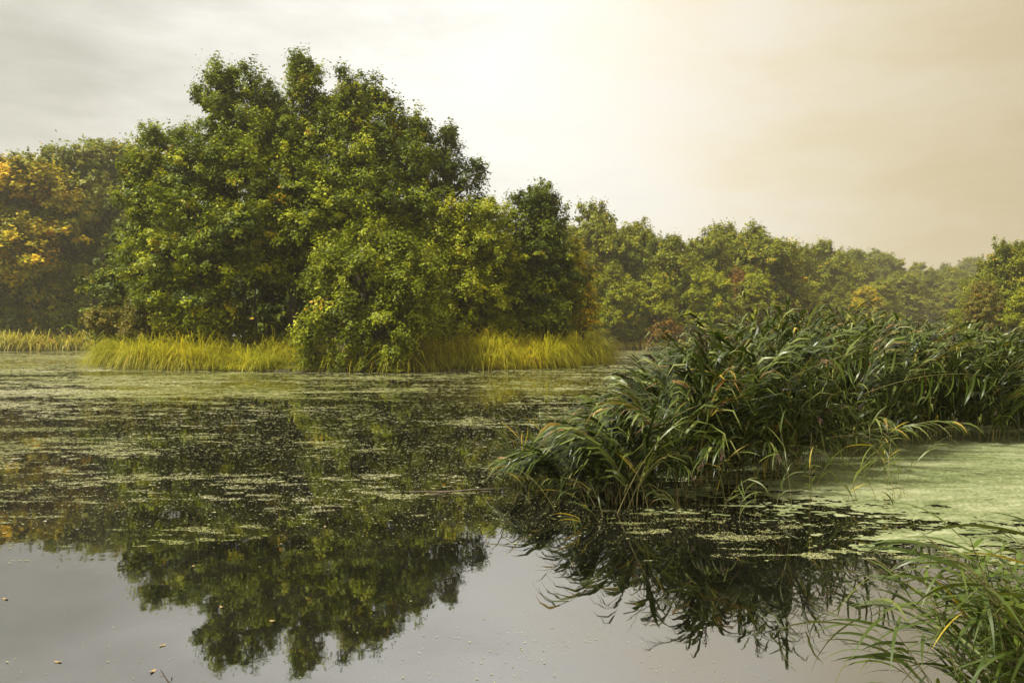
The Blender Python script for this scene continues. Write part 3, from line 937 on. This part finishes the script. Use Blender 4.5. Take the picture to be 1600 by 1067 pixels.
ri = np.random.default_rng(33)
xs, ys = bed_points(6000, ri)
de = edge_dist(xs, ys, BED)
front = (de < 0.7) & (ys < 15.2) & (ys < 9.0 + np.maximum(xs, 0) * 1.0 + 1.9)
xs, ys = xs[front][:135], ys[front][:135]
hd, left = reed_heads(xs, ys, ri)
hh = bed_height(xs, ys)
for i in range(len(xs)):
    k = int(ri.integers(0, 14))
    a = hd[i] if ri.random() < 0.7 else -math.pi / 2 + ri.normal() * 0.6
    put_reed(k, xs[i], ys[i], a, max(0.35, hh[i] / 2.3 * (0.65 + 0.3 * ri.random())), 'dark %s at the %s' % (['reed with a small plume', 'leaning reed', 'nearly upright reed', 'arching reed', 'reed bowed right over', 'young leafy reed without plume', 'reed bent low'][k % 7],
                                       'left tip of the reed bed' if xs[i] < 0.9 else 'front bulge of the reed bed' if xs[i] < 2.6 else 'reed bed edge facing the duckweed mat' if xs[i] < 6.5 else 'right end of the reed bed'),
             'reeds along the front of the bed')
# reeds whose plumes break the crest
for i in range(34):
    px = 930 + 680 * (i + ri.random()) / 34
    D = np.interp(px, [930, 1100, 1300, 1620], [11.2, 13.5, 17, 19]) + ri.normal() * 0.6
    py = np.interp(px, CREST_PX, CREST_PY) - np.interp(px, [950, 1120], [-30, 6]) + ri.normal() * 8
    H = wz(py, D)
    put_reed(int(ri.choice([0, 1, 2, 7, 8, 9])), wx(px, D), D, (math.pi if ri.random() < .6 else 0) + ri.normal() * .5, H / 2.05,
             'tall reed with a brown plume ' + ('over the sloping left end of the bed' if px < 1120 else 'at the highest part of the bed' if px < 1400 else 'on the lower right part of the bed'), 'plumed reeds on the crest')


# reeds built leaf by leaf: stray stems in the open and the near clump
LEAFM = []
rq = np.random.default_rng(9)
for k in range(8):
    gg = Geo()
    tn = [0.3, 0.45, 0.55, 0.7, 0.4, 0.95, 0.5, 0.6][k]
    blades(gg, np.zeros((1, 3)), np.array([[1.0, 0, 0.35 + 0.25 * rq.random()]]), one(0.42), one(0.019), one(0.25 + 0.9 * rq.random()), one(tn), K=6, roll=one(rq.normal() * 0.5))
    LEAFM.append(gg.mesh('reed_leaf'))


def leafy_reed(base, L, head, ph0, ph1, nleaf, label, group, r, ls=1.0, t0=0.25, stem_r=0.004, tints=(0, 1, 2, 3, 4, 6, 7), wind=None, name='reed', mat=REEDN, pitch=0.0, spread=1.0, lw=1.0):
    K = 11
    t = np.linspace(0, 1, K)
    phi = ph0 + ph1 * t ** 1.5
    ds = L / (K - 1)
    hz = np.concatenate([[0], np.cumsum(np.sin(phi) * ds)[:-1]])
    zz = np.concatenate([[0], np.cumsum(np.cos(phi) * ds)[:-1]])
    path = np.stack([hz * math.cos(head), hz * math.sin(head), zz], 1)
    o = empty(name, base, label, 'reed', group)
    gg = Geo()
    tubes(gg, path[None], (stem_r * (1.1 - 0.8 * t))[None], 5, 0.3 + 0.4 * r.random())
    put('stem', gg.mesh('reed_stem', True), STEM, o)
    for j in range(nleaf):
        tj = t0 + (0.99 - t0) * (j + 0.5) / nleaf
        kf = tj * (K - 1)
        k0 = min(int(kf), K - 2)
        p = path[k0] + (path[k0 + 1] - path[k0]) * (kf - k0)
        side = 1 if j % 2 else -1
        a = head + side * spread * (0.55 + 0.25 * r.normal())
        if wind is not None:
            a = wind + r.normal() * 0.45
        lf = put('leaf', LEAFM[int(r.choice(tints))], mat, o, loc=p)
        tilt = phi[k0] - 0.9 + pitch + r.normal() * 0.25
        lf.rotation_euler = (r.normal() * 0.25, float(tilt), a)
        k_ = ls * (0.7 + 0.5 * r.random())
        lf.scale = (k_, k_ * lw, k_)
    return o


rf = np.random.default_rng(61)
leafy_reed((wx(818 - 44, 11.2), 11.2, -0.1), 1.05, math.pi - 0.2, 0.16, 0.35, 6, 'lone reed standing in open water left of the reed bed', None, rf, ls=0.62, t0=0.3, tints=(2, 3, 7))
leafy_reed((wx(782, 11.6), 11.6, -0.1), 0.75, math.pi, 0.05, 0.15, 3, 'short two leaved reed beside the lone reed in open water', None, rf, ls=0.6, t0=0.5, tints=(2, 3, 7))
# the broken stem with a comb of hanging leaves over the duckweed
for px, D, z, L_, hdg, p0_, nl_, lab in ((1335, 11.9, 1.05, 2.0, -0.30, 1.15, 26, 'broken reed fallen over the duckweed with a comb of hanging leaves'),
                                         (1190, 10.6, 1.15, 1.9, -0.15, 0.95, 24, 'bowed reed with a row of hanging leaves left of the fallen reed'),
                                         (1420, 13.2, 1.35, 1.8, -0.1, 1.0, 24, 'bowed reed arching right above the fallen reed')):
    leafy_reed((wx(px, D), D, z), L_, hdg, p0_, 0.75, nl_, lab, None, rf, ls=1.05, t0=0.08, pitch=1.25, tints=(0, 4, 1, 2), mat=REED, lw=1.9)
for i in range(42):
    px = 1080 + 340 * rf.random()
    py = 735 + 85 * rf.random() - (px - 1100) * 0.08
    D = CAMH * FPX / (py - HOR)
    leafy_reed((wx(px, D), D, -0.1), 0.45 + 0.75 * rf.random(), rf.random() * 6.28, 0.05 + 0.3 * rf.random(), 0.3 + 0.9 * rf.random(), int(rf.integers(4, 8)),
               'thin young reed sprouting from the ' + ('water by the front bulge of the reeds' if px < 1180 else 'ragged edge of the duckweed mat' if px < 1300 else 'closed duckweed near the fallen reed'), 'young reeds in the duckweed', rf, ls=0.72, tints=(1, 2, 3, 7, 3, 2, 7, 5), t0=0.25, stem_r=0.0035, lw=1.3)
for i in range(16):
    px = 830 + 260 * rf.random()
    py = 770 + 60 * rf.random()
    D = CAMH * FPX / (py - HOR)
    leafy_reed((wx(px, D), D, -0.1), 0.5 + 0.6 * rf.random(), math.pi * (1 + 0.4 * rf.normal()), 0.2 + 0.4 * rf.random(), 0.5 + 1.2 * rf.random(), int(rf.integers(4, 8)),
               'bent reed dipping into the water ' + ('at the left tip of the reed bed' if px < 950 else 'below the front bulge of the reed bed'), 'bent reeds at the foot of the bed', rf, ls=0.7, tints=(1, 2, 3, 7, 5), t0=0.3, stem_r=0.0035)

for i in range(18):
    px = 860 + 620 * rf.random()
    py = np.interp(px, [860, 1000, 1150, 1500], [770, 800, 760, 695]) + rf.normal() * 6
    D = CAMH * FPX / (py - HOR)
    hdg = (math.pi if rf.random() < 0.5 else 0) + rf.normal() * 0.5 - 0.4
    leafy_reed((wx(px, D), D, -0.1), 1.0 + 1.1 * rf.random(), hdg, 0.25 + 0.6 * rf.random(), 0.2 + 0.8 * rf.random(), int(rf.integers(1, 4)),
               'bare straw coloured cane slanting ' + ('left' if math.cos(hdg) < 0 else 'right') + (' at the left end of the reed bed' if px < 1050 else ' across the middle of the reed bed' if px < 1280 else ' above the duckweed mat'), 'bare canes in the reed bed', rf, ls=0.8, tints=(3, 5), t0=0.6, stem_r=0.006, mat=REED)

for i in range(26):
    px = 795 + 120 * rf.random()
    py = 765 - (px - 795) * 0.35 * rf.random() - 25 * rf.random()
    D = CAMH * FPX / (py - HOR)
    leafy_reed((wx(px, D), D, -0.1), 0.45 + 0.45 * rf.random() + (px - 795) * 0.002, math.pi + rf.normal() * 0.8, 0.1 + 0.25 * rf.random(), 0.3 + 0.6 * rf.random(), int(rf.integers(5, 9)),
               'light green slender reed at the thin ' + ('outermost left end of the reed bed' if px < 840 else 'left end where the reed bed begins'), 'slender reeds at the left end', rf, ls=0.85, tints=(2, 3, 7, 3, 7, 2, 5), t0=0.15,
               stem_r=0.0035, pitch=-0.35)

# near clump, bottom right corner
for i in range(66):
    D = 2.7 + 1.5 * rf.random()
    px = 1545 + 300 * rf.random()
    bz = 0.1
    Ht = wz(np.interp(px, [1450, 1545, 1650, 1800], [1020, 950, 890, 840]) + 70 * rf.random(), D)
    leafy_reed((wx(px, D), D, bz), Ht * 1.12, math.pi + rf.normal() * 0.5, 0.18 + 0.2 * rf.random(), 0.5 + 0.4 * rf.random(), int(rf.integers(8, 12)),
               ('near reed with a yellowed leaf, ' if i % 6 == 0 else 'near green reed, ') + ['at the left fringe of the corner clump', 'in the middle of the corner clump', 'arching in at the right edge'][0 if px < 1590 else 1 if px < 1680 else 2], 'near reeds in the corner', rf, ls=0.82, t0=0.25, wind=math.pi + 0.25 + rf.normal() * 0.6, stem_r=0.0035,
               tints=(0, 1, 2, 3, 4, 6, 7, 1, 2, 0, 4, 5) if i % 6 == 0 else (0, 1, 2, 3, 4, 6, 7), pitch=0.25)

leafy_reed((wx(1690, 3.0), 3.0, 0.1), 1.12, math.pi - 0.1, 0.10, 0.25, 2, 'near reed with long yellow leaves at the right edge', None, rf, ls=0.62, t0=0.75, wind=math.pi, tints=(5,), pitch=0.35)
# willowherb: upright stems with pairs of small pointed leaves
gg = Geo()
blades(gg, np.zeros((1, 3)), np.array([[1.0, 0, 0.3]]), one(0.075), one(0.017), one(0.7), one(0.42), K=4, prof=np.array([0.3, 1.0, 0.9, 0.55, 0.05]))
WLEAF = gg.mesh('herb_leaf')
for i in range(34):
    D = 2.9 + 1.0 * rf.random()
    px = 1530 + 110 * rf.random()
    o = empty('leafy_herb', (wx(px, D), D, 0.1), 'leafy herb with small pointed leaves ' + ('at the left side of the corner clump' if px < 1570 else 'in the middle of the corner clump' if px < 1605 else 'at the right edge of the picture'), 'plant', 'leafy herbs in the corner')
    H = wz(np.interp(px, [1530, 1620], [950, 880]) + 90 * rf.random(), D)
    K = 8
    t = np.linspace(0, 1, K)
    pth = np.stack([-0.22 * t ** 2 * H * rf.random() + 0 * t, 0.1 * rf.normal() * t, t * H], 1)
    gg = Geo()
    tubes(gg, pth[None], (0.004 * (1.1 - 0.7 * t))[None], 5, 0.5)
    put('stem', gg.mesh('herb_stem', True), STEM, o)
    for j in range(18):
        tj = 0.45 + 0.55 * j / 17
        p = [np.interp(tj, t, pth[:, q]) for q in range(3)]
        lf = put('leaf', WLEAF, HERB, o, loc=p)
        lf.rotation_euler = (rf.normal() * 0.2, -0.3 + rf.normal() * 0.3, j * 2.4 + rf.normal() * 0.2)
        lf.scale = (0.8 + 0.5 * rf.random(),) * 3

# ------------------------------------------------------------------ duckweed
rw = np.random.default_rng(101)


def flakes(gg, x, y, rad, tint, r, z=0.004, sides=4):
    n = len(x)
    a = np.arange(sides) / sides * 6.283 + r.random((n, 1)) * 6.283
    k = rad[:, None] * (0.65 + 0.6 * r.random((n, sides)))
    V = np.stack([x[:, None] + np.cos(a) * k * 1.25, y[:, None] + np.sin(a) * k, np.full((n, sides), z) + r.random((n, 1)) * 0.002], -1)
    gg.add(V, np.arange(n * sides).reshape(n, sides), np.repeat(tint, sides))


def weed_density(x, y):
    px = 800 + FPX * x / np.maximum(y, 1)
    py = HOR + CAMH * FPX / np.maximum(y, 1)
    big = fbm(x * 0.16 + y * 0.05, y * 0.22, 200)
    mid = fbm(x * 0.38 + y * 0.15, y * 0.9, 210)
    fine = fbm(x * 1.2 + y * 0.3, y * 3.2, 220)
    base = np.interp(py, [545, 580, 600, 640, 700, 760, 820, 850, 880, 920, 1100], [0.42, 0.46, 0.46, 0.42, 0.36, 0.34, 0.30, 0.17, 0.09, 0.05, 0.03])
    side = np.interp(px, [0, 350, 600, 760, 1000, 1600], [1.25, 1.10, 0.82, 0.74, 1.0, 1.0])
    foot = np.exp(-((px - 1150) / 280) ** 2 - ((py - 855) / 40) ** 2) * 0.24
    s = base * side + foot
    v = 0.5 + (big - 0.5) * 0.7 + (mid - 0.5) * 0.9 + (fine - 0.5) * 1.0 + (fbm(x * 4, y * 10, 225, 2) - 0.5) * 0.9
    d = np.clip((v - (0.97 - s * 0.92)) * 4.5, 0, 0.75)
    sparse = 0.06 * np.clip((base - 0.12) * 4, 0, 1) * np.clip(1.6 * mid, 0, 1)
    return np.maximum(d, sparse)


M = 1700000
th = (-60 + 1720 * rw.random(M) - 800) / FPX
lo_, hi_ = math.log(7.0), math.log(96.0)
yy = np.exp(lo_ + (hi_ - lo_) * rw.random(M) ** 1.25)
xx = th * yy
dn = weed_density(xx, yy)
ok = (rw.random(M) < dn) & ~shore(xx, yy) & ~in_poly(xx, yy, BED)
xx, yy = xx[ok], yy[ok]
print('duckweed flakes', len(xx))
rad = yy * np.interp(yy, [7, 14, 30], [0.0006, 0.0008, 0.0013]) * np.exp(rw.normal(size=len(xx)) * 0.45)
tn = np.clip(0.45 + rw.normal(size=len(xx)) * 0.2 + (fbm(xx * 0.3, yy * 0.3, 230) - 0.5) * 0.9, 0, 1)
gg = Geo()
flakes(gg, xx, yy, rad, tn, rw, sides=3)
put('duckweed', gg.mesh('duckweed'), WEED, kind='stuff', label='pale drifting duckweed streaks across the open pond', cat='duckweed')

# sparse fronds on the clear water close by
M = 9000
yy = np.exp(math.log(4.2) + (math.log(9.5) - math.log(4.2)) * rw.random(M))
xx = (-60 + 1450 * rw.random(M) - 800) / FPX * yy
cl = fbm(xx * 0.9, yy * 0.9, 260)
ok = (rw.random(M) < np.clip((cl - 0.52) * 5, 0.02, 1)) & ~shore(xx, yy)
gg = Geo()
flakes(gg, xx[ok], yy[ok], 0.0022 * np.exp(rw.normal(size=ok.sum()) * 0.5), np.clip(rw.normal(0.3, 0.25, ok.sum()), 0, 1), rw)
put('duckweed', gg.mesh('duckweed_sparse'), WEED, kind='stuff', label='scattered single fronds floating on the clear water in front', cat='duckweed')

# the closed mat on the right: a ragged sheet, broken up towards the camera
cs = 0.032
ax_, ay_ = np.arange(0.8, 15, cs), np.arange(6.0, 17.5, cs)
X, Y = np.meshgrid(ax_, ay_, indexing='ij')
MATP = [(1.0, 9.6), (1.6, 8.3), (2.6, 7.9), (3.6, 7.3), (4.6, 7.0), (5.2, 6.4), (6.5, 6.2), (15, 8), (15, 17.4), (8.5, 16.9), (5.5, 15.9), (3.6, 14.0), (2.4, 12.0), (1.6, 10.4)]
dist = edge_dist(X, Y, MATP) * np.where(in_poly(X, Y, MATP), 1, -1)
px = 800 + FPX * X / Y
py = HOR + CAMH * FPX / Y
solid = np.interp(py, [690, 740, 775, 800, 830, 860, 900, 940], [0.62, 0.60, 0.42, 0.20, -0.02, -0.06, -0.08, -0.2]) + np.interp(px, [1000, 1200, 1300, 1420, 1600], [-0.70, -0.42, -0.16, 0.05, 0.22])
fld = 1.0 * fbm(X * 0.9 + Y * .3, Y * 1.9, 300) + 0.7 * fbm(X * 4, Y * 8, 310, 3) + 0.55 * fbm(X * 14, Y * 22, 311, 2) - 1.125 - 0.55 * np.clip(0.12 - np.abs(fbm(X * 0.8 + Y * 0.5, Y * 2.2, 333) - 0.5), 0, 1) * 8 * np.clip(1.3 - solid, 0, 1) * 0.55 + solid + np.clip(dist * 0.4, -1, 0.1)
keepc = (fld > 0) & (dist > -0.6)
ii, jj = np.where(keepc)
jit = (rw.random((X.shape[0] + 1, X.shape[1] + 1, 2)) - 0.5) * cs * 0.7
gi = np.full((X.shape[0] + 1, X.shape[1] + 1), -1, np.int64)
for di, dj in ((0, 0), (1, 0), (1, 1), (0, 1)):
    gi[ii + di, jj + dj] = 1
vi, vj = np.where(gi > 0)
gi[vi, vj] = np.arange(len(vi))
vx, vy = 0.8 + vi * cs + jit[vi, vj, 0], 6.0 + vj * cs + jit[vi, vj, 1]
vz = 0.006 + 0.003 * rw.random(len(vi))
tn = np.clip(0.5 + (fbm(vx * 0.8, vy * 1.4, 320) - 0.5) * 1.1 + (fbm(vx * 3, vy * 8, 321) - 0.5) * 0.9 + rw.normal(size=len(vi)) * 0.2, 0, 1)
gg = Geo()
gg.add(np.stack([vx, vy, vz], 1), np.stack([gi[ii, jj], gi[ii + 1, jj], gi[ii + 1, jj + 1], gi[ii, jj + 1]], 1), tn)
put('duckweed_mat', gg.mesh('duckweed_mat'), MATW, kind='stuff', label='closed pale green duckweed mat below the right half of the reed bed', cat='duckweed')

# ------------------------------------------------------------------ small floating things
gg = Geo()
a = np.linspace(0, 2 * math.pi, 13)[:-1]
rad = 0.013 * (1 + 0.25 * np.cos(2 * a) + 0.1 * np.cos(7 * a))
gg.add(np.stack([np.cos(a) * rad * 1.4, np.sin(a) * rad, 0.002 + 0.004 * np.cos(a * 2)], 1), np.arange(12)[None], 0.5)
FL = gg.mesh('fallen_leaf')
for px, py, s, lab in ((88, 1036, 1.0, 'pale fallen leaf floating near the bottom left'), (252, 1010, 0.9, 'pale fallen leaf floating right of the first, a little farther out'),
                       (237, 1051, 1.0, 'orange fallen leaf floating beside the small twig at the bottom edge'), (6, 937, 1.1, 'fallen leaf floating at the left edge'),
                       (345, 950, 1.0, 'yellow leaf floating on the left of the oak reflection'), (424, 972, 0.9, 'yellow leaf floating on the middle of the oak reflection'),
                       (300, 886, 0.9, 'yellow leaf floating high on the oak reflection'), (508, 824, 1.3, 'yellow leaf floating among duckweed in the oak reflection')):
    D = CAMH * FPX / (py - HOR)
    o = put('fallen_leaf', FL, FALLEN, loc=(wx(px, D), D, 0.004), label=lab, cat='leaf', group='fallen leaves afloat')
    o.rotation_euler = (0, 0, px)
    o.scale = (s, s, s)


def branch(name, base, pts, rads, label, cat='branch', side=None):
    o = empty(name, base, label, cat)
    gg = Geo()
    tubes(gg, np.array(pts, float)[None], np.array(rads, float)[None], 6)
    put('stick', gg.mesh('stick', True), TWIG, o)
    for s_ in side or ():
        gg = Geo()
        tubes(gg, np.array(s_[0], float)[None], np.array(s_[1], float)[None], 5)
        put('side_twig', gg.mesh('side_twig', True), TWIG, o)
    return o


D = CAMH * FPX / (770 - HOR)
branch('driftwood_branch', (wx(705, D), D, 0.0), [(-0.55, 0.1, 0.0), (-0.2, 0.02, 0.012), (0.05, 0, 0.02), (0.3, 0.12, 0.02), (0.75, 0.2, 0.015)], [0.003, 0.005, 0.009, 0.009, 0.004],
       'driftwood branch floating left of the reed bed', side=[([(0.05, 0, 0.02), (0, 0.0, 0.1), (-0.07, 0.02, 0.19)], [0.006, 0.005, 0.003]),
                                                             ([(0.0, 0, 0.015), (-0.15, -0.1, 0.02), (-0.3, -0.2, 0.01)], [0.01, 0.008, 0.004])])
o = put('fallen_leaf', FL, RUST, loc=(wx(705, D) - 0.10, D, 0.10), label='orange leaf caught on the driftwood branch', cat='leaf')
o.rotation_euler = (0.9, 0.4, 0.3)
o.scale = (1.3, 1.3, 1.3)
D = CAMH * FPX / (1075 - HOR)
branch('dark_twig', (wx(258, D), D, -0.02), [(0.03, 0, -0.02), (0.015, 0, 0.04), (-0.01, 0, 0.08), (-0.035, 0, 0.12)], [0.004, 0.004, 0.003, 0.002], 'small dark twig poking up at the bottom edge', 'twig',
       side=[([(0.015, 0, 0.04), (0.03, 0, 0.06), (0.03, 0, 0.075)], [0.003, 0.003, 0.004]), ([(-0.01, 0, 0.08), (-0.025, 0, 0.085), (-0.03, 0, 0.08)], [0.003, 0.003, 0.004])])

# ------------------------------------------------------------------ morning haze
HZ = bpy.data.materials.new('haze_air')
HZ.use_nodes = True
nt = HZ.node_tree
nt.nodes.clear()
out = N(nt, 'ShaderNodeOutputMaterial')
pv = N(nt, 'ShaderNodeVolumePrincipled')
pv.inputs['Color'].default_value = (1.0, 0.94, 0.77, 1)
pv.inputs['Density'].default_value = 0.0006
pv.inputs['Anisotropy'].default_value = 0.6
nt.links.new(pv.outputs[0], out.inputs['Volume'])
gg = Geo()
x0, x1, y0, y1, z0, z1 = -640, 640, -130, 640, -3.0, 56.0
V = [(x0, y0, z0), (x1, y0, z0), (x1, y1, z0), (x0, y1, z0), (x0, y0, z1), (x1, y0, z1), (x1, y1, z1), (x0, y1, z1)]
gg.add(V, [[3, 2, 1, 0], [4, 5, 6, 7], [0, 1, 5, 4], [1, 2, 6, 5], [2, 3, 7, 6], [3, 0, 4, 7]], 0.5)
put('haze', gg.mesh('haze'), HZ, kind='stuff', label='thin morning haze over the pond', cat='haze')

print('triangles', sum(len(m.loops) - 2 * len(m.polygons) for m in bpy.data.meshes))
